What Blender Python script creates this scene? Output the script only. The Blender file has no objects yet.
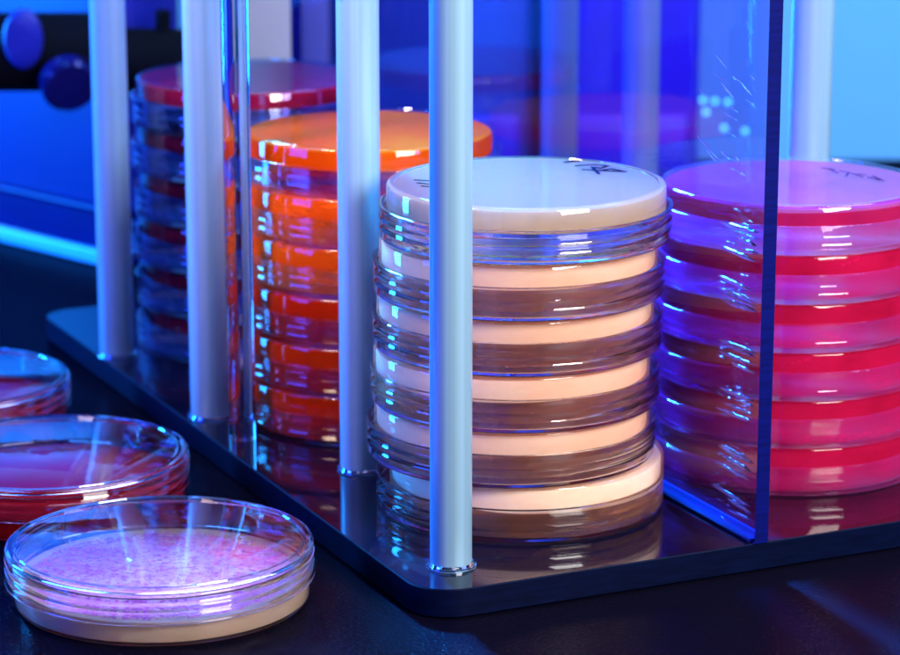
import bpy, bmesh, math, random
from mathutils import Vector
S = 0.001                      # everything below is written in millimetres
R = math.radians
C = bpy.context.scene.collection
sc = bpy.context.scene
rnd = random.Random(7)

# ------------------------------------------------------------------ helpers
def link(name, bm, mats, parent=None, smooth=True, sharp=35):
    me = bpy.data.meshes.new(name)
    bmesh.ops.recalc_face_normals(bm, faces=bm.faces)
    bm.to_mesh(me); bm.free()
    for m in (mats if isinstance(mats, (list, tuple)) else [mats]): me.materials.append(m)
    if smooth:
        for p in me.polygons: p.use_smooth = True
        me.set_sharp_from_angle(angle=R(sharp))
    o = bpy.data.objects.new(name, me); C.objects.link(o)
    if parent: o.parent = parent
    return o

def empty(name, loc, rotz=0):
    o = bpy.data.objects.new(name, None); C.objects.link(o)
    o.location = [c*S for c in loc]; o.rotation_euler = (0, 0, rotz); o.empty_display_size = .01
    return o

def tag(o, label=None, cat=None, group=None, kind=None):
    if label: o['label'] = label
    if cat: o['category'] = cat
    if group: o['group'] = group
    if kind: o['kind'] = kind
    return o

def lathe(bm, prof, seg=128, closed=True, cx=0, cy=0):
    """prof: list of (r,z) in mm; r=0 allowed at the ends."""
    rings = []
    for r, z in prof:
        if r < 1e-6: rings.append([bm.verts.new((cx*S, cy*S, z*S))])
        else: rings.append([bm.verts.new(((cx+r*math.cos(2*math.pi*i/seg))*S, (cy+r*math.sin(2*math.pi*i/seg))*S, z*S)) for i in range(seg)])
    n = len(rings); pairs = [(i, i+1) for i in range(n-1)]
    if closed: pairs.append((n-1, 0))
    for a, b in pairs:
        A, B = rings[a], rings[b]
        for i in range(seg):
            j = (i+1) % seg
            if len(A) == 1 and len(B) == 1: continue
            if len(A) == 1: bm.faces.new((A[0], B[i], B[j]))
            elif len(B) == 1: bm.faces.new((A[i], B[0], A[j]))
            else: bm.faces.new((A[i], B[i], B[j], A[j]))

def box(bm, x0, x1, y0, y1, z0, z1, bev=0, mi=0):
    vs = [bm.verts.new((x*S, y*S, z*S)) for x in (x0, x1) for y in (y0, y1) for z in (z0, z1)]
    fs = []
    for q in ((0,1,3,2), (4,6,7,5), (0,4,5,1), (2,3,7,6), (0,2,6,4), (1,5,7,3)):
        f = bm.faces.new([vs[i] for i in q]); f.material_index = mi; fs.append(f)
    if bev:
        es = list({e for f in fs for e in f.edges})
        bmesh.ops.bevel(bm, geom=es, offset=bev*S, segments=3, profile=.5, affect='EDGES')
    return fs

def dome(bm, p, n, r, flat=.5, seg=7):
    """little dome of radius r at p (mm) with outward normal n"""
    n = Vector(n).normalized(); t = n.orthogonal().normalized(); b = n.cross(t)
    p = Vector(p); rings = []
    for h, k in ((-.15, 1.0), (.45, .8), (.85, .45)):
        rings.append([bm.verts.new((p + (t*math.cos(2*math.pi*i/seg) + b*math.sin(2*math.pi*i/seg))*r*k + n*h*r*flat)*S) for i in range(seg)])
    top = bm.verts.new((p + n*r*flat)*S)
    for a, c in ((0, 1), (1, 2)):
        for i in range(seg):
            j = (i+1) % seg
            bm.faces.new((rings[a][i], rings[a][j], rings[c][j], rings[c][i]))
    for i in range(seg): bm.faces.new((rings[2][i], rings[2][(i+1) % seg], top))

def stroke(bm, pts, z, w=.55, h=.1):
    """a pen stroke: a very low ridge following pts (mm, local)"""
    for k in range(len(pts)-1):
        a, b = Vector(pts[k]), Vector(pts[k+1]); d = (b-a).normalized(); nn = Vector((-d.y, d.x))*w/2
        a = a - d*w*.3; b = b + d*w*.3
        q = [a+nn, a-nn, b-nn*.7, b+nn*.7]
        lo = [bm.verts.new((v.x*S, v.y*S, z*S)) for v in q]; hi = [bm.verts.new((v.x*S, v.y*S, (z+h+.012*k)*S)) for v in q]
        bm.faces.new(hi); bm.faces.new(lo[::-1])
        for i in range(4): bm.faces.new((lo[i], lo[(i+1) % 4], hi[(i+1) % 4], hi[i]))

# ------------------------------------------------------------------ materials
def mat(name):
    m = bpy.data.materials.new(name); m.use_nodes = True
    nt = m.node_tree; nt.nodes.clear()
    out = nt.nodes.new('ShaderNodeOutputMaterial')
    return m, nt, out
def node(nt, t, **k):
    n = nt.nodes.new(t)
    for a, v in k.items():
        if a in n.inputs: n.inputs[a].default_value = v
        else: setattr(n, a, v)
    return n
def noise(nt, scale, detail=4, rough=.6, coord='Object', stretch=None):
    tc = node(nt, 'ShaderNodeTexCoord'); n = node(nt, 'ShaderNodeTexNoise')
    n.inputs['Scale'].default_value = scale; n.inputs['Detail'].default_value = detail; n.inputs['Roughness'].default_value = rough
    src = tc.outputs[coord]
    if stretch:
        mp = node(nt, 'ShaderNodeMapping'); mp.inputs['Scale'].default_value = stretch
        nt.links.new(src, mp.inputs['Vector']); src = mp.outputs[0]
    nt.links.new(src, n.inputs['Vector'])
    return n
def ramp(nt, fac, stops):
    r = node(nt, 'ShaderNodeValToRGB'); e = r.color_ramp.elements
    while len(e) < len(stops): e.new(.5)
    for i, (p, c) in enumerate(stops): e[i].position = p; e[i].color = (*c, 1)
    nt.links.new(fac, r.inputs[0]); return r

def clear_plastic(name, tint=(.96, .97, 1.), ior=1.55, rough=.02, scratch=0.0):
    m, nt, out = mat(name)
    g = node(nt, 'ShaderNodeBsdfPrincipled')
    g.inputs['Base Color'].default_value = (*tint, 1); g.inputs['IOR'].default_value = ior
    g.inputs['Transmission Weight'].default_value = 1; g.inputs['Roughness'].default_value = rough
    n = noise(nt, 60, 3, .55)
    b = node(nt, 'ShaderNodeBump'); b.inputs['Strength'].default_value = .05; b.inputs['Distance'].default_value = .0006
    nt.links.new(n.outputs['Fac'], b.inputs['Height']); nt.links.new(b.outputs[0], g.inputs['Normal'])
    nt.links.new(g.outputs[0], out.inputs['Surface']); return m

def thin_plastic(name, tint=(.96, .96, .98), f0=.04, gloss=(1, 1, 1), rough=.03, power=9.0, bump=.12, haze=0.0, hcol=(1, 1, 1)):
    """a thin clear wall: light goes straight through, Fresnel sheen on top"""
    m, nt, out = mat(name)
    lw = node(nt, 'ShaderNodeLayerWeight'); lw.inputs['Blend'].default_value = .5
    pw = node(nt, 'ShaderNodeMath', operation='POWER'); pw.inputs[1].default_value = power
    nt.links.new(lw.outputs['Facing'], pw.inputs[0])
    ma = node(nt, 'ShaderNodeMath', operation='MULTIPLY_ADD'); ma.inputs[1].default_value = 1-f0; ma.inputs[2].default_value = f0
    nt.links.new(pw.outputs[0], ma.inputs[0])
    tr = node(nt, 'ShaderNodeBsdfTransparent'); tr.inputs[0].default_value = (*tint, 1)
    gl = node(nt, 'ShaderNodeBsdfGlossy'); gl.inputs['Color'].default_value = (*gloss, 1); gl.inputs['Roughness'].default_value = rough
    n = noise(nt, 90, 3, .55)
    b = node(nt, 'ShaderNodeBump'); b.inputs['Strength'].default_value = bump; b.inputs['Distance'].default_value = .001
    nt.links.new(n.outputs['Fac'], b.inputs['Height']); nt.links.new(b.outputs[0], gl.inputs['Normal'])
    mx = node(nt, 'ShaderNodeMixShader'); nt.links.new(ma.outputs[0], mx.inputs[0])
    nt.links.new(tr.outputs[0], mx.inputs[1]); nt.links.new(gl.outputs[0], mx.inputs[2])
    last = mx
    if haze:        # condensation film; hcol tints it in place of light from the agar
        df = node(nt, 'ShaderNodeBsdfDiffuse'); df.inputs[0].default_value = (*hcol, 1)
        tl = node(nt, 'ShaderNodeBsdfTranslucent'); tl.inputs[0].default_value = (*hcol, 1)
        a = node(nt, 'ShaderNodeMixShader'); a.inputs[0].default_value = .6
        nt.links.new(df.outputs[0], a.inputs[1]); nt.links.new(tl.outputs[0], a.inputs[2])
        hn = noise(nt, 38, 5, .65, stretch=(1, 1, 3))
        hr = node(nt, 'ShaderNodeMapRange'); hr.inputs['From Min'].default_value = .3; hr.inputs['From Max'].default_value = .7
        hr.inputs['To Min'].default_value = haze*.45; hr.inputs['To Max'].default_value = min(1, haze*1.5)
        nt.links.new(hn.outputs['Fac'], hr.inputs['Value'])
        c = node(nt, 'ShaderNodeMixShader'); nt.links.new(hr.outputs[0], c.inputs[0])
        nt.links.new(mx.outputs[0], c.inputs[1]); nt.links.new(a.outputs[0], c.inputs[2]); last = c
    nt.links.new(last.outputs[0], out.inputs['Surface']); return m

def agar_mat(name, col, col2, trans=.3, clear=0.0, gloss=0.0, tcol=None):
    m, nt, out = mat(name)
    n = noise(nt, 45, 5, .6)
    rp = ramp(nt, n.outputs['Fac'], [(.35, col2), (.65, col)])
    p = node(nt, 'ShaderNodeBsdfPrincipled'); p.inputs['Roughness'].default_value = .42
    p.inputs['Specular IOR Level'].default_value = gloss*2
    nt.links.new(rp.outputs[0], p.inputs['Base Color'])
    t = node(nt, 'ShaderNodeBsdfTranslucent'); t.inputs['Color'].default_value = (*(tcol or col), 1)
    mx = node(nt, 'ShaderNodeMixShader'); mx.inputs[0].default_value = trans
    nt.links.new(p.outputs[0], mx.inputs[1]); nt.links.new(t.outputs[0], mx.inputs[2])
    last = mx
    if clear:
        tr = node(nt, 'ShaderNodeBsdfTransparent'); tr.inputs[0].default_value = (*col, 1)
        m2 = node(nt, 'ShaderNodeMixShader'); m2.inputs[0].default_value = clear
        nt.links.new(last.outputs[0], m2.inputs[1]); nt.links.new(tr.outputs[0], m2.inputs[2]); last = m2
    nt.links.new(last.outputs[0], out.inputs['Surface']); return m

def solid(name, col, rough=.5, spec=.5, metal=0, var=.15, scale=30, bump=0, stretch=None, coat=0):
    m, nt, out = mat(name)
    n = noise(nt, scale, 5, .6, stretch=stretch)
    rp = ramp(nt, n.outputs['Fac'], [(.3, tuple(c*(1-var) for c in col)), (.7, tuple(min(1, c*(1+var)) for c in col))])
    p = node(nt, 'ShaderNodeBsdfPrincipled'); p.inputs['Roughness'].default_value = rough
    p.inputs['Specular IOR Level'].default_value = spec; p.inputs['Metallic'].default_value = metal
    p.inputs['Coat Weight'].default_value = coat; p.inputs['Coat Roughness'].default_value = .03
    nt.links.new(rp.outputs[0], p.inputs['Base Color'])
    if bump:
        b = node(nt, 'ShaderNodeBump'); b.inputs['Strength'].default_value = bump; b.inputs['Distance'].default_value = .0004
        nt.links.new(n.outputs['Fac'], b.inputs['Height']); nt.links.new(b.outputs[0], p.inputs['Normal'])
    nt.links.new(p.outputs[0], out.inputs['Surface']); return m

M = {}
M['lid'] = clear_plastic('clear_lid_plastic', (.97, .97, 1.), rough=.015)
M['dish'] = clear_plastic('clear_dish_plastic', (.97, .97, 1.), rough=.02)
M['lid_thin'] = thin_plastic('thin_lid_plastic')
M['lid_top'] = thin_plastic('clear_lid_top_plastic', f0=.07, power=3.4, rough=.015, bump=.06)
M['dish_cream'] = thin_plastic('fogged_dish_plastic', haze=.21, hcol=(1., .42, .22), power=5.2)
M['lid_pink'] = thin_plastic('fogged_pink_lid_plastic', haze=.14, hcol=(1., .03, .36), power=9)
M['dish_pink'] = thin_plastic('fogged_pink_dish_plastic', haze=.34, hcol=(.90, .015, .17), power=8)
M['dish_top'] = thin_plastic('clear_dish_top_plastic', f0=.045, power=7, haze=.02, hcol=(1, .3, .5))
M['dish_top_low'] = thin_plastic('clear_orange_dish_top_plastic', f0=.03, power=13)
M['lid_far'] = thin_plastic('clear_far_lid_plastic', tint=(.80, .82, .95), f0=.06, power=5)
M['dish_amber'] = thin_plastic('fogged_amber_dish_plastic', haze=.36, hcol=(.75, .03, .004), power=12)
M['dish_orange'] = thin_plastic('fogged_orange_dish_plastic', haze=.42, hcol=(1., .20, .01), power=12)
M['panel'] = thin_plastic('blue_tinted_acrylic_sheet', (.66, .60, .97), f0=.035, rough=.01, power=6, bump=.03)
M['panel_edge'] = solid('sawn_acrylic_edge', (.001, .003, .09), .55, .05, var=.3, scale=60, bump=.15, stretch=(1, 1, 14))
M['cream'] = agar_mat('cream_agar', (.95, .83, .68), (.91, .76, .58), .48, tcol=(1., .52, .26))
M['ivory'] = agar_mat('ivory_agar', (.95, .87, .70), (.92, .82, .64), .3, tcol=(1., .72, .42))
M['orange'] = agar_mat('orange_agar', (.92, .13, .003), (.78, .07, .002), .6, clear=.45)
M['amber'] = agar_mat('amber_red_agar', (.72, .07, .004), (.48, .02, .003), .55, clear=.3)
M['ruby'] = agar_mat('ruby_agar', (.75, .015, .02), (.55, .008, .015), .45, clear=.25)
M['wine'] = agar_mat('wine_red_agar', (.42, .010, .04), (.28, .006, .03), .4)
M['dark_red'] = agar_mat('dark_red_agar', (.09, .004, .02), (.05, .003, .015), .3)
M['pink'] = agar_mat('pink_red_agar', (.66, .014, .085), (.40, .005, .035), .6, clear=.3)
M['pink_col'] = solid('red_colony', (.85, .06, .05), .3, .6)
M['mag_col'] = solid('magenta_colony', (.75, .10, .50), .35, .5, var=.4, scale=200)
M['vio_col'] = solid('violet_colony', (.52, .10, .72), .35, .5, var=.4, scale=200)
M['drop'] = solid('condensation', (.75, .72, .78), .12, .8)
M['ink'] = solid('black_marker_ink', (.003, .003, .012), 1., 0)

# rods: satin white acrylic, with vertical reflection bands put into the colour
M['rod'] = solid('satin_white_acrylic', (.24, .42, .60), .38, .5, metal=.12, var=.16, scale=330, coat=.3, stretch=(1, 1, .002))
M['collar'] = clear_plastic('clear_collar', (.85, .9, 1.))

# base plate: smoky acrylic
M['plate'] = solid('dark_smoky_acrylic', (.003, .003, .012), .05, .6, var=.3, scale=25)
M['plate_edge'] = solid('sawn_plate_edge', (.0009, .0026, .018), .36, .08, var=.35, scale=80, bump=.3, stretch=(1, 1, 6))

# ------------------------------------------------------------------ the camera
cam = bpy.data.cameras.new('camera'); co = bpy.data.objects.new('camera', cam); C.objects.link(co)
co.location = (0, 0, .276); co.rotation_euler = (R(90-14), 0, 0)
cam.sensor_width = 36; cam.lens = 112; cam.clip_start = .01; cam.clip_end = 50
cam.dof.use_dof = True; cam.dof.focus_distance = .820; cam.dof.aperture_fstop = 16
cam.dof.aperture_blades = 0
sc.camera = co

# ------------------------------------------------------------------ rack frame of reference
TH = R(25); OX, OY = -7.0, 756.0
def W(a, b, z=0): return (OX + a*math.cos(TH) - b*math.sin(TH), OY + a*math.sin(TH) + b*math.cos(TH), z)
TP = 9.0       # top of base plate

rack = empty('dish_rack', (OX, OY, 0), TH)
tag(rack, 'acrylic rack with dark base plate, pale upright rods and a blue-edged divider sheet', 'rack')
# base plate with rounded front corner
bm = bmesh.new(); PA, PB, RC = 262.0, 376.0, 13.0
pts = []
for cx, cy, a0 in ((RC, RC, 180), (PA-RC, RC, 270), (PA-RC, PB-RC, 0), (RC, PB-RC, 90)):
    for k in range(13): a = R(a0 + 90*k/12); pts.append((cx+RC*math.cos(a), cy+RC*math.sin(a)))
def ring(off, z): # inset outline
    out = []
    for cx, cy, a0 in ((RC, RC, 180), (PA-RC, RC, 270), (PA-RC, PB-RC, 0), (RC, PB-RC, 90)):
        for k in range(13): a = R(a0 + 90*k/12); out.append(bm.verts.new(((cx+(RC-off)*math.cos(a))*S, (cy+(RC-off)*math.sin(a))*S, z*S)))
    return out
rs = [ring(.5, .2), ring(0, .7), ring(0, TP-.35), ring(.35, TP)]
bm.faces.new(rs[0][::-1]); bm.faces.new(rs[-1])
for a, b in zip(rs, rs[1:]):
    for i in range(len(a)):
        j = (i+1) % len(a); f = bm.faces.new((a[i], a[j], b[j], b[i])); f.material_index = 1
link('base_plate', bm, [M['plate'], M['plate_edge']], rack)
# divider sheet: slot from front edge to the back
bm = bmesh.new(); fs = box(bm, 108.6, 113.2, -.6, 370, TP+.05, 420)
for f in bm.faces:
    c = f.calc_center_median()
    if c.y < 0 or c.z > .4 or c.y > .369 or c.z < (TP+.1)*S: f.material_index = 1
link('divider_panel', bm, [M['panel'], M['panel_edge']], rack, smooth=False)
# clear ridges added as lamp glints on the divider, and dried smears above
bm = bmesh.new(); rs_ = random.Random(11)
def ridge(bm, a, b0, b1, z, r, slope=0.0):
    n = max(2, int((b1-b0)/1.1)); rows = []
    for k in range(n+1):
        t = k/n; b = b0+(b1-b0)*t; q = r*(1-abs(2*t-1)**3)*rs_.uniform(.85, 1.1)+.02; zz = z+slope*(b-b0)+rs_.uniform(-.06, .06)
        rows.append([bm.verts.new(((a-q*math.sin(math.pi*j/6)*.8)*S, b*S, (zz-q*math.cos(math.pi*j/6))*S)) for j in range(7)])
    for A, B in zip(rows, rows[1:]):
        for j in range(6): bm.faces.new((A[j], A[j+1], B[j+1], B[j]))
        bm.faces.new((A[6], A[0], B[0], B[6]))
    bm.faces.new(rows[0]); bm.faces.new(rows[-1][::-1])
for zc in (101, 84, 66, 50.5, 33, 19):
    nb = rs_.choice((3, 4, 4, 5))
    for k in range(nb):
        b0 = 1.0+abs(rs_.gauss(0, 1.2)); L = rs_.uniform(9, 24)
        ridge(bm, 108.62, b0, b0+L, zc+(k-nb/2)*2.0+rs_.gauss(0, .5), rs_.uniform(.45, .95), rs_.uniform(-.05, .05))
    for k in range(12):
        b0 = rs_.uniform(3, 20)
        ridge(bm, 108.62, b0, b0+rs_.uniform(1.5, 6), zc+rs_.gauss(0, 3.4), rs_.uniform(.15, .35), rs_.uniform(-.1, .1))
for k in range(22):
    b0 = rs_.uniform(4, 34)
    ridge(bm, 108.62, b0, b0+rs_.uniform(2, 9), rs_.uniform(118, 150), rs_.uniform(.12, .32), rs_.uniform(.1, .5))
M['streak'] = clear_plastic('dried_streak', (.9, .95, 1.), rough=.06)
link('streaks', bm, M['streak'], rack)
# glue bead along the foot of the sheet
bm = bmesh.new(); box(bm, 107.2, 114.6, 1.5, 369, TP+.02, TP+1.1, bev=.4)
link('glue_bead', bm, M['panel_edge'], rack)
# rods
rods = [(17.6, 20.5, 6.2), (32.0, 121, 6.8), (9.5, 201.5, 7.0), (7.0, 297, 6.6), (219, 150, 7.4), (227, 289, 7.4), (228, 362, 7.8)]
for a, b, r in rods:
    bm = bmesh.new(); lathe(bm, [(0, TP+.1), (r-.9, TP+.1), (r, TP+1.6), (r, 420), (0, 420)], 64, closed=False)
    ro = link('rod', bm, M['rod'], rack)
    ro.location = (a*S, b*S, 0)
    bm = bmesh.new(); lathe(bm, [(r-.6, TP+.03), (r+1.3, TP+.03), (r+1.1, TP+.9), (r+.25, TP+1.5), (r+.02, TP+1.4), (r-.6, TP+.8)], 64)
    link('collar', bm, M['collar'], ro)
# clear rod standing close behind the third one
bm = bmesh.new(); lathe(bm, [(0, TP+.05), (4.6, TP+.05), (4.6, 420), (0, 420)], 48, closed=False)
o = link('clear_rod', bm, M['collar'], rack); o.location = (.0095, .171, 0)

# ------------------------------------------------------------------ petri dishes
RL, RD = 45.0, 43.0
def lid_mesh(h):
    """cup lying with its plate at z=0 and its skirt up to h"""
    return [(0, 0), (RL-1.2, 0), (RL-.35, .25), (RL, .9), (RL+.02, h*.30), (RL+.22, h*.30+.25), (RL+.22, h*.30+.55), (RL+.03, h*.30+.8), (RL+.03, h*.58), (RL+.2, h*.58+.2), (RL+.2, h*.58+.45), (RL+.05, h*.58+.7), (RL+.05, h-1.6), (RL+.35, h-.9), (RL+.35, h-.15), (RL+.15, h), (RL-.85, h), (RL-1.0, h-.4), (RL-1.05, 1.9), (RL-1.6, 1.25), (0, 1.2)]
def dish_mesh(H):
    """dish with its plate on top at z=H (inverted), open rim at z=1.5"""
    return [(0, H-.35), (RD-2.6, H-.35), (RD-2.4, H), (RD-1.2, H), (RD-.4, H-.25), (RD, H-.9), (RD+.25, 1.7), (RD+.05, 1.5), (RD-.85, 1.5), (RD-.95, 1.8), (RD-1.15, H-2.1), (RD-1.6, H-1.5), (0, H-1.45)]
def agar_mesh(H, t):
    z1 = H-1.3; z0 = z1-t
    return [(0, z0), (RD-3.2, z0), (RD-1.6, z0-.25), (RD-.85, z0-.7), (RD-.75, z0+.2), (RD-.72, z1-.8), (RD-1.2, z1), (0, z1)]
_cache = {}
def shared(key, build):
    if key not in _cache:
        bm = bmesh.new(); build(bm)
        me = bpy.data.meshes.new(key[0]); bmesh.ops.recalc_face_normals(bm, faces=bm.faces); bm.to_mesh(me); bm.free()
        for p in me.polygons: p.use_smooth = True
        me.set_sharp_from_angle(angle=R(50)); _cache[key] = me
    return _cache[key]
def part(name, key, build, m, parent):
    me = shared(key, build)
    if not me.materials: me.materials.append(m)
    o = bpy.data.objects.new(name, me); C.objects.link(o); o.parent = parent
    return o
def stacked_dish(x, y, z, H, agar, label, t=5.6, lidh=10.6, ax=0, ay=0, plastic=('lid', 'dish'), group=None, cols=None, ncol=0, drops=0, seed=1):
    t0 = empty('petri_dish', (x, y, z), rnd.uniform(0, 6.28))
    tag(t0, label, 'petri dish', group)
    part('lid', ('lid', lidh, plastic[0]), lambda bm: lathe(bm, lid_mesh(lidh), 144, closed=False), M[plastic[0]], t0)
    c, s = math.cos(-t0.rotation_euler.z), math.sin(-t0.rotation_euler.z)
    off = ((ax*c-ay*s)*S, (ax*s+ay*c)*S, 0)
    d = part('dish', ('dish', H, plastic[1]), lambda bm: lathe(bm, dish_mesh(H), 144, closed=False), M[plastic[1]], t0); d.location = off
    a = part('agar', ('agar', H, t, agar), lambda bm: lathe(bm, agar_mesh(H, t), 144, closed=False), M[agar], t0); a.location = off
    r = random.Random(seed)
    if ncol:
        bm = bmesh.new()
        for k in range(ncol):
            an = r.uniform(0, 6.283); rr = (RD-3.4) if r.random() < .6 else RD*math.sqrt(r.uniform(.3, .8))
            if rr > RD-4: rr -= r.uniform(0, 2.2)
            dome(bm, (rr*math.cos(an), rr*math.sin(an), H-1.3-t), (0, 0, -1), r.uniform(.35, 1.1), .8)
        o = link('colonies', bm, M[cols], t0); o.location = off; o['kind'] = 'stuff'
    if drops:
        bm = bmesh.new()
        for k in range(drops):
            an = r.uniform(-2.7, -.3) - t0.rotation_euler.z; zz = 2.6 + abs(r.gauss(0, 1.6)); q = RD+.27-.1*zz/H
            dome(bm, (q*math.cos(an), q*math.sin(an), zz), (math.cos(an), math.sin(an), 0), r.choice((.15, .2, .25, .4, .6)), .5, 7)
        o = link('condensation', bm, M['lid'], t0); o['kind'] = 'stuff'; o.location = off
    return t0

# ---- the cream stack at the front (centre 22.5, 846)
H = 17.1
def px2x(dx): return dx*.304      # photo pixels at the stack's distance to mm
pos = [(376, 665), (366, 656), (370, 660), (371, 663), (372, 664), (378, 671)]     # from bottom
offs = [(4.5, 0), (.5, 0), (-2.6, 0), (-1.6, 1), (-.4, 0), (.5, -.6)]
names = ['dish of bright ivory agar at the foot of the front stack',
         'cream agar dish second from the bottom of the front stack, beaded with condensation',
         'cream agar dish third from the bottom of the front stack, speckled with condensation',
         'cream agar dish third from the top of the front stack',
         'cream agar dish just under the topmost one of the front stack',
         'cream agar dish topmost of the front stack, with VRE handwritten on its base']
cx, cy = 22.0, 846.0
for i in range(6):
    dx = ((pos[i][0]+pos[i][1])/2 - 520.5)*.304
    t0 = stacked_dish(cx+dx, cy+offs[i][1], TP+.15+i*H, H-.1, 'ivory' if i == 0 else 'cream', names[i], ax=offs[i][0]*.45, ay=0, plastic=('lid', 'dish' if i == 5 else 'dish_cream'),
                      group='petri dishes stacked at the front of the rack', cols='mag_col', ncol=160, drops=[40, 150, 170, 190, 40, 0][i], t=[6.1, 5.5, 5.8, 5.2, 5.7, 5.6][i], seed=20+i)
    if i == 5: top_white = t0; top_off = offs[i][0]*.45
# handwriting on the topmost base (world mm -> local)
def write(parent, world_strokes, z, offx, w=.55):
    a = parent.rotation_euler.z; c, s = math.cos(-a), math.sin(-a); lx, ly = parent.location.x/S, parent.location.y/S
    bm = bmesh.new()
    for st in world_strokes:
        stroke(bm, [((px-lx)*c-(py-ly)*s, (px-lx)*s+(py-ly)*c) for px, py in st], z, w)
    o = link('handwriting', bm, M['ink'], parent, smooth=False); return o
Hc = .276
def on_plane(x, y, z):
    p = R(14); f = 2800
    a = (x-450)/f; b = -(y-327.5)/f; d = (a, math.cos(p)+b*math.sin(p), -math.sin(p)+b*math.cos(p))
    t = (z-276)/d[2]; return (d[0]*t, d[1]*t)
zt = TP+.15+5*H+H-.1
V = [[(582.8, 157.7), (565, 161.3), (579, 160.4)],
     [(576, 164.9), (594, 163.4), (608, 165), (601, 167.3), (592, 166.2)], [(593, 166.8), (599, 173)],
     [(583, 168.6), (600, 169.6), (625.5, 170.8)], [(602, 169.4), (611, 167.8), (625.5, 170.8)]]
write(top_white, [[on_plane(x, y, zt) for x, y in st] for st in V], 17.0-.34, 0, 1.2)
V2 = [[(415, 179), (431, 180)], [(418, 182), (432, 183.5)], [(422, 185), (433, 186)]]
write(top_white, [[on_plane(x, y, zt) for x, y in st] for st in V2], 17.0-.34, 0, 1.)

# ---- the orange stack
cx, cy = -27, 947
nm = ['dark amber agar dish at the foot of the orange stack', 'amber red agar dish second from the bottom of the orange stack', 'amber red agar dish third from the bottom of the orange stack',
      'orange agar dish third from the top of the orange stack', 'bright orange agar dish just under the topmost one of the orange stack', 'bright orange agar dish topmost of the orange stack']
for i in range(6):
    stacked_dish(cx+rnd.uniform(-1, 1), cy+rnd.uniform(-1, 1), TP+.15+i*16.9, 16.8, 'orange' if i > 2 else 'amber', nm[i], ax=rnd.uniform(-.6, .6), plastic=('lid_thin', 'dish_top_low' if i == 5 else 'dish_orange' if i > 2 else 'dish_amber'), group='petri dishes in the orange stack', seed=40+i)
# ---- the far stack
cx, cy = -76, 1053
nm = ['clear dish with dark red agar at the foot of the farthest stack', 'dark red agar dish second from the bottom of the farthest stack', 'dark red agar dish third from the bottom of the farthest stack',
      'dark red agar dish third from the top of the farthest stack', 'dark red agar dish just under the topmost one of the farthest stack', 'dark red agar dish topmost of the farthest stack, blurred']
for i in range(6):
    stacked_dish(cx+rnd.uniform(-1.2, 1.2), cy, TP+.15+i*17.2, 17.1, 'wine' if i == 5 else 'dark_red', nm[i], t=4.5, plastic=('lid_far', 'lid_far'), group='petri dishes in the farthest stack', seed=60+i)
# ---- the pink stack
cx, cy = 110, 889
nm = ['pink red agar dish at the foot of the pink stack', 'pink red agar dish second from the bottom of the pink stack', 'pink red agar dish third from the bottom of the pink stack',
      'pink red agar dish third from the top of the pink stack', 'pink red agar dish just under the topmost one of the pink stack', 'pink red agar dish topmost of the pink stack, with a scrawl on its base']
for i in range(6):
    t0 = stacked_dish(OX+165*math.cos(TH)-74*math.sin(TH)+rnd.uniform(-.8, .8), OY+165*math.sin(TH)+74*math.cos(TH)+rnd.uniform(-.6, .6), TP+.15+i*15.6, 15.5, 'pink', nm[i], t=[4.9, 4.3, 4.7, 5.1, 4.4, 4.6][i], lidh=9.6, plastic=('lid_pink', 'dish_top' if i == 5 else 'dish_pink'),
                 group='petri dishes in the pink stack', cols='pink_col', ncol=520, seed=80+i)
zt = TP+.15+5*15.6+15.5
V = [[(822, 167), (834, 168.5)], [(829, 168), (838, 172)], [(840, 170), (849, 171.5), (846, 175)], [(852, 172.5), (863, 176)], [(858, 173), (866, 174)], [(868, 176), (880, 179)], [(873, 175), (884, 180)]]
write(t0, [[on_plane(x, y, zt) for x, y in st] for st in V], 15.5-.36, 0, .7)

# ---- a shorter stack, added behind cream and pink to colour their clear gaps
nm = ['amber pink agar dish at the foot of the short stack behind the cream stack', 'amber pink agar dish second from the bottom of the short half hidden stack',
      'amber pink agar dish just under the topmost of the short half hidden stack', 'amber pink agar dish topmost of the short half hidden stack']
for i in range(4):
    p0 = W(165, 183)
    stacked_dish(p0[0]+rnd.uniform(-.8, .8), p0[1], TP+.15+i*15.6, 15.5, 'orange', nm[i], t=4.6, lidh=9.6, plastic=('lid_pink', 'dish_orange'),
                 group='petri dishes in the short half hidden stack', seed=120+i)

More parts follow.
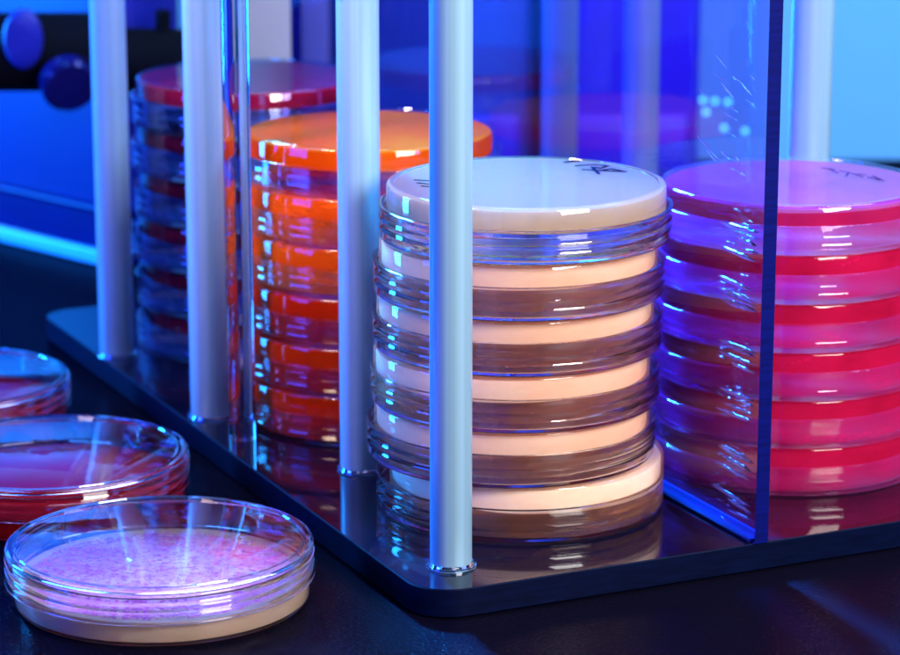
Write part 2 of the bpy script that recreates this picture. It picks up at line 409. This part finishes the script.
# ---- dishes lying lid-up on the bench
def bench_dish(x, y, agar, label, cols, ax=0, ay=0, t=5.2):
    t0 = empty('petri_dish', (x, y, 0), 0); tag(t0, label, 'petri dish')
    LH = 17.4
    bm = bmesh.new(); lathe(bm, [(r, LH-z) for r, z in lid_mesh(10.2)] , 160, closed=False)
    # low stacking ridge on the lid
    lathe(bm, [(RL-3.4, LH-.02), (RL-3.2, LH+.35), (RL-2.5, LH+.35), (RL-2.3, LH-.02)], 160)
    for f in bm.faces:
        f.normal_update(); cc = f.calc_center_median()
        if abs(f.normal.z) > .95 and math.hypot(cc.x, cc.y) < .0405: f.material_index = 1
    link('lid', bm, [M['lid'], M['lid_top']], t0, sharp=50)
    bm = bmesh.new(); lathe(bm, [(r, 15.8-z+.25) for r, z in dish_mesh(15.8)], 160, closed=False)
    d = link('dish', bm, M['dish'], t0, sharp=50); d.location = (ax*S, ay*S, 0)
    bm = bmesh.new(); lathe(bm, [(r, 15.8-z+.25) for r, z in agar_mesh(15.8, t)], 160, closed=False)
    a = link('agar', bm, M[agar], t0, sharp=50); a.location = d.location
    r = random.Random(5)
    for kind, n in cols:
        bm = bmesh.new()
        for k in range(n):
            an = r.uniform(0, 6.283)
            rr = (RD-3)*math.sqrt(r.uniform(0, 1)); rr = rr if r.random() < .45 else (RD-3)*(1-abs(r.gauss(0, .16)))
            if rr < 0: rr = 5
            cl = .5+.5*math.sin(3*an+1)*math.sin(rr*.2)
            if r.random() > .35+.65*cl: continue
            dome(bm, (rr*math.cos(an), rr*math.sin(an), 1.74+t), (0, 0, 1), r.uniform(.15, .42), .45, 7)
        o = link('colonies', bm, M[kind], t0); o['kind'] = 'stuff'; o.location = d.location
    return t0
fd = bench_dish(-85, 780, 'cream', 'clear lidded dish of cream agar dotted with magenta colonies, nearest on the bench', [('mag_col', 2600), ('vio_col', 1300)], ax=.6, ay=-.4)
bench_dish(-130, 872, 'ruby', 'clear lidded red agar dish on the bench just behind the dotted colony dish', [('pink_col', 60)], ax=.5)
bench_dish(-181, 965, 'ruby', 'clear lidded red agar dish on the bench, farthest back of the lidded ones', [('pink_col', 40)])
# a thin patchy lawn of growth over the near dish's agar
m, nt, out = mat('pink_lawn')
n1 = noise(nt, 70, 6, .7); n2 = noise(nt, 420, 3, .6)
p = node(nt, 'ShaderNodeBsdfPrincipled'); p.inputs['Roughness'].default_value = .4
r1 = ramp(nt, n1.outputs['Fac'], [(.35, (.88, .62, .66)), (.5, (.72, .30, .58)), (.62, (.86, .55, .62))])
r2 = ramp(nt, n2.outputs['Fac'], [(.52, (0, 0, 0)), (.6, (1, 1, 1))])
mc = node(nt, 'ShaderNodeMixRGB'); nt.links.new(r2.outputs[0], mc.inputs[0]); nt.links.new(r1.outputs[0], mc.inputs[1]); mc.inputs[2].default_value = (.55, .10, .45, 1)
nt.links.new(mc.outputs[0], p.inputs['Base Color']); nt.links.new(p.outputs[0], out.inputs['Surface']); M['lawn'] = m
bm = bmesh.new(); rr = random.Random(3); ring_o = []
for k in range(160):
    an = 2*math.pi*k/160; q = 38.2+1.1*math.sin(5*an)+.8*math.sin(11*an+1)+rr.uniform(-.3, .3)
    ring_o.append((q*math.cos(an), q*math.sin(an)))
for zz in (1.62, ):
    lo = [bm.verts.new((x*S, y*S, (zz+5.0)*S)) for x, y in ring_o]; hi = [bm.verts.new((x*.985*S, y*.985*S, (zz+5.3)*S)) for x, y in ring_o]
    bm.faces.new(hi); bm.faces.new(lo[::-1])
    for i in range(160): bm.faces.new((lo[i], lo[(i+1) % 160], hi[(i+1) % 160], hi[i]))
o = link('growth', bm, M['lawn'], fd, sharp=30); o.location = (.6*S, -.4*S, 0)
# moulded mark on the near lid
bm = bmesh.new()
for k, (x, y) in enumerate([(-115.5, 781), (-113.6, 776.5), (-112.3, 772)]):
    x += 85; y -= 774
    stroke(bm, [(x-1.5, y+1.5), (x+1.5, y+1.8)], 17.38, .4, .25); stroke(bm, [(x-1.3, y-1), (x+1.7, y-.7)], 17.38, .4, .25); stroke(bm, [(x, y-1.2), (x, y+1.6)], 17.38, .4, .25)
o = link('moulded_mark', bm, M['lid'], fd, smooth=False)

# ------------------------------------------------------------------ bench, wall and background equipment
m, nt, out = mat('black_bench_top')
n1 = noise(nt, 900, 2, .5); n2 = noise(nt, 14, 4, .6)
p = node(nt, 'ShaderNodeBsdfDiffuse'); p.inputs['Color'].default_value = (.0022, .0018, .006, 1)
r1 = ramp(nt, n2.outputs['Fac'], [(.3, (.12,)*3), (.7, (.20,)*3)])
g = node(nt, 'ShaderNodeBsdfGlossy'); g.inputs['Color'].default_value = (.8, .8, 1, 1); nt.links.new(r1.outputs[0], g.inputs['Roughness'])
b = node(nt, 'ShaderNodeBump'); b.inputs['Strength'].default_value = .5; b.inputs['Distance'].default_value = .0004
nt.links.new(n1.outputs['Fac'], b.inputs['Height']); nt.links.new(b.outputs[0], g.inputs['Normal'])
gr = ramp(nt, n1.outputs['Fac'], [(.45, (.014,)*3), (.72, (.065,)*3)])
mx = node(nt, 'ShaderNodeMixShader'); nt.links.new(gr.outputs[0], mx.inputs[0]); nt.links.new(p.outputs[0], mx.inputs[1]); nt.links.new(g.outputs[0], mx.inputs[2])
nt.links.new(mx.outputs[0], out.inputs['Surface']); M['bench'] = m
bm = bmesh.new(); box(bm, -1600, 1600, -300, 1480, -30, 0)
tag(link('bench_top', bm, M['bench'], smooth=False), kind='structure')
M['wall'] = solid('pale_blue_wall', (.10, .37, .74), .7, .3, var=.06, scale=3)
bm = bmesh.new(); box(bm, -2500, 2500, 1500, 1530, -30, 1800)
tag(link('wall', bm, M['wall'], smooth=False), kind='structure')

# deep blue cabinet behind the divider
def at(x, y, Y):
    p = R(14); f = 2800; a = (x-450)/f; b = -(y-327.5)/f
    d = (a, math.cos(p)+b*math.sin(p), -math.sin(p)+b*math.cos(p)); t = Y/d[1]; return Vector((d[0]*t, Y, 276+d[2]*t))
M['cab'] = solid('deep_blue_cabinet', (.018, .003, .50), .45, .5, var=.25, scale=9)
M['cab2'] = solid('mid_blue_cabinet', (.015, .06, .32), .5, .4, var=.25, scale=7)
M['lilac'] = solid('pale_lilac_card', (.36, .32, .42), .6, .3, var=.08, scale=5)
M['slate'] = solid('slate_blue_card', (.16, .20, .40), .6, .3, var=.1, scale=6)
c = empty('incubator', (90, 1400, 0)); tag(c, 'deep blue incubator with small cyan indicator lights, out of focus behind the divider sheet', 'incubator')  # stands for a plain deep blue bin
bm = bmesh.new(); box(bm, -42, 36, 0, 70, .5, 330, bev=5); link('incubator_body', bm, M['cab'], c)
bm = bmesh.new(); box(bm, -36, 30, -4, -.5, 8, 38, bev=2); link('door', bm, M['cab'], c)
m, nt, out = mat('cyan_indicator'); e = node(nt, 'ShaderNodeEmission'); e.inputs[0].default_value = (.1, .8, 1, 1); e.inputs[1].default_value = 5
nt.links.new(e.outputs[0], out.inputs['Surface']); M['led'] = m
for px, py in ((703, 100), (715, 101), (728, 102), (706, 112), (724, 128), (745, 131)):  # glowing dots put in for lamp reflections; nothing is lit there
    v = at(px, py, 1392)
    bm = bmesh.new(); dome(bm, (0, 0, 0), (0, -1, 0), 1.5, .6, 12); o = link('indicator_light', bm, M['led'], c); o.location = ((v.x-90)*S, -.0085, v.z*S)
c = empty('cabinet', (-20, 1425, 0)); tag(c, 'mid blue cabinet out of focus between the orange stack and the deep blue incubator', 'cabinet')
bm = bmesh.new(); box(bm, -40, 62, 0, 55, .5, 300, bev=4); link('cabinet_body', bm, M['cab2'], c)
bm = bmesh.new(); box(bm, -34, 56, -4, -.3, 1, 34, bev=1.5); link('drawer', bm, M['cab'], c)
bm = bmesh.new(); box(bm, -108, -76, 1410, 1425, .5, 112, bev=2)
tag(link('lilac_binder', bm, M['lilac']), 'pale lilac upright panel out of focus above the farthest stack', 'panel')
bm = bmesh.new(); box(bm, -76, -61, 1412, 1425, .5, 108, bev=2)
tag(link('slate_binder', bm, M['slate']), 'grey blue upright panel out of focus beside the lilac one', 'panel')

# instrument on the left: blue case with a bright lower trim
M['case'] = solid('bright_blue_case', (.005, .008, .20), .45, .5, var=.2, scale=6)
M['case_low'] = solid('indigo_case', (.003, .003, .12), .7, .1, var=.3, scale=8)
M['trim'] = solid('pale_blue_trim', (.25, .6, .9), .3, .6, var=.05)
M['black'] = solid('black_enamel', (.001, .001, .002), .8, .1)
M['lens'] = solid('violet_blue_lens', (.006, .005, .07), .15, .6)
ang = math.atan2(1228.7-1275.5, 47.7)
c = empty('instrument_case', (-185.8, 1252, 0), ang); tag(c, 'bright blue instrument case with a pale trim strip along its foot', 'instrument case')
bm = bmesh.new(); box(bm, -260, 60, 4, 34, 24, 330, bev=3); link('case_body', bm, M['case'], c)
bm = bmesh.new(); box(bm, -258, 58, 2, 30, 1, 23, bev=1.5); link('plinth', bm, M['case_low'], c)
bm = bmesh.new(); box(bm, -258, 57, -3, 1.6, 0.3, 7.2, bev=1); link('trim_strip', bm, M['trim'], c)
bm = bmesh.new(); box(bm, -256, 57, -1, 3.6, 24.2, 26.2, bev=.8); link('seam_strip', bm, M['case'], c)

# microscope-like head in front of the case
def cyl_between(bm, p, q, r, seg=40):
    p, q = Vector(p), Vector(q); d = (q-p).normalized(); t = d.orthogonal().normalized(); b = d.cross(t)
    rs = []
    for pt, rr in ((p, r*.86), (p+d*r*.14, r), (q-d*r*.14, r), (q, r*.86)):
        rs.append([bm.verts.new((pt+(t*math.cos(6.28318*i/seg)+b*math.sin(6.28318*i/seg))*rr)*S) for i in range(seg)])
    bm.faces.new(rs[0][::-1]); bm.faces.new(rs[-1])
    for a, c2 in zip(rs, rs[1:]):
        for i in range(seg): j = (i+1) % seg; bm.faces.new((a[i], a[j], c2[j], c2[i]))
mp = at(100, 55, 1190)
c = empty('microscope', (mp.x, mp.y, 0)); tag(c, 'black microscope head with a round blue knob, blurred before the blue case', 'microscope')
def rel(v): return (v.x-mp.x, v.y-mp.y, v.z)
bm = bmesh.new(); cyl_between(bm, rel(at(-60, 52, 1200)), rel(at(120, 52, 1200)), 17); link('head', bm, M['black'], c)
bm = bmesh.new(); cyl_between(bm, rel(at(110, 60, 1200)), rel(at(188, 62, 1200)), 14); link('arm', bm, M['black'], c)
bm = bmesh.new(); cyl_between(bm, rel(at(163, 50, 1200)), rel(at(163, 10, 1200)), 3.4); link('stub', bm, M['black'], c)
bm = bmesh.new(); a0 = at(24, 38, 1184); cyl_between(bm, rel(a0), (rel(a0)[0], rel(a0)[1]-5, rel(a0)[2]), 8.5)
for v in bm.verts: v.co.z = rel(a0)[2]*S + (v.co.z-rel(a0)[2]*S)*1.5
k = link('knob', bm, M['case'], c)
bm = bmesh.new(); a0 = at(66, 78, 1178); cyl_between(bm, rel(a0), (rel(a0)[0]+3, rel(a0)[1]-8, rel(a0)[2]-3), 12); link('lens', bm, M['lens'], c)

# ------------------------------------------------------------------ light
w = bpy.data.worlds.new('World'); sc.world = w; w.use_nodes = True
bg = w.node_tree.nodes['Background']; bg.inputs[0].default_value = (.03, .06, .5, 1); bg.inputs[1].default_value = .05
def area(name, loc, target, size, power, col, size_y=None, spread=None):
    l = bpy.data.lights.new(name, 'AREA'); l.energy = power; l.color = col
    l.shape = 'RECTANGLE' if size_y else 'SQUARE'; l.size = size*S
    if size_y: l.size_y = size_y*S
    if spread: l.spread = R(spread)
    o = bpy.data.objects.new(name, l); C.objects.link(o); o.location = [c*S for c in loc]
    d = Vector(target)-Vector(loc); o.rotation_euler = d.to_track_quat('-Z', 'Y').to_euler()
    return o
area('blue_strip_lamp', (-820, 1230, 190), (0, 900, 60), 130, 22, (.01, .28, 1), 420)
area('white_front_lamp', (430, 330, 420), (40, 850, 60), 300, 12.5, (1, .95, .90), 300)
area('blue_side_lamp', (-700, 620, 300), (-20, 850, 40), 260, 5.5, (.015, .07, 1), 260)
area('amber_lamp', (-330, 640, 560), (-30, 950, 112), 120, .26, (1, .72, .5), 120, spread=28)  # unseen fill added to warm the orange stack
area('top_lamp', (60, 980, 900), (20, 900, 50), 360, 4.2, (.55, .58, 1))
area('cyan_back_lamp', (-105, 1300, 400), (94, 809, 60), 200, 9.0, (.01, .36, 1), 120, spread=17)  # unseen light added so the divider ridges catch cyan glints
area('wall_lamp', (380, 960, 640), (170, 1400, 90), 260, 6, (.4, .8, 1))
area('wall_lamp_left', (-300, 850, 520), (-200, 1300, 240), 200, 3.6, (.03, .22, 1))

# ------------------------------------------------------------------ render settings
cy_ = sc.cycles
cy_.max_bounces = 20; cy_.transmission_bounces = 20; cy_.glossy_bounces = 8; cy_.diffuse_bounces = 4; cy_.transparent_max_bounces = 32
cy_.caustics_refractive = True; cy_.caustics_reflective = True; cy_.blur_glossy = .3
cy_.use_adaptive_sampling = True; cy_.adaptive_threshold = .025; cy_.sample_clamp_indirect = 10; cy_.use_denoising = True
try: cy_.denoiser = 'OPENIMAGEDENOISE'; cy_.denoising_input_passes = 'RGB_ALBEDO_NORMAL'
except Exception: pass
vs = sc.view_settings; vs.view_transform = 'Standard'; vs.look = 'None'; vs.exposure = 0; vs.gamma = 1
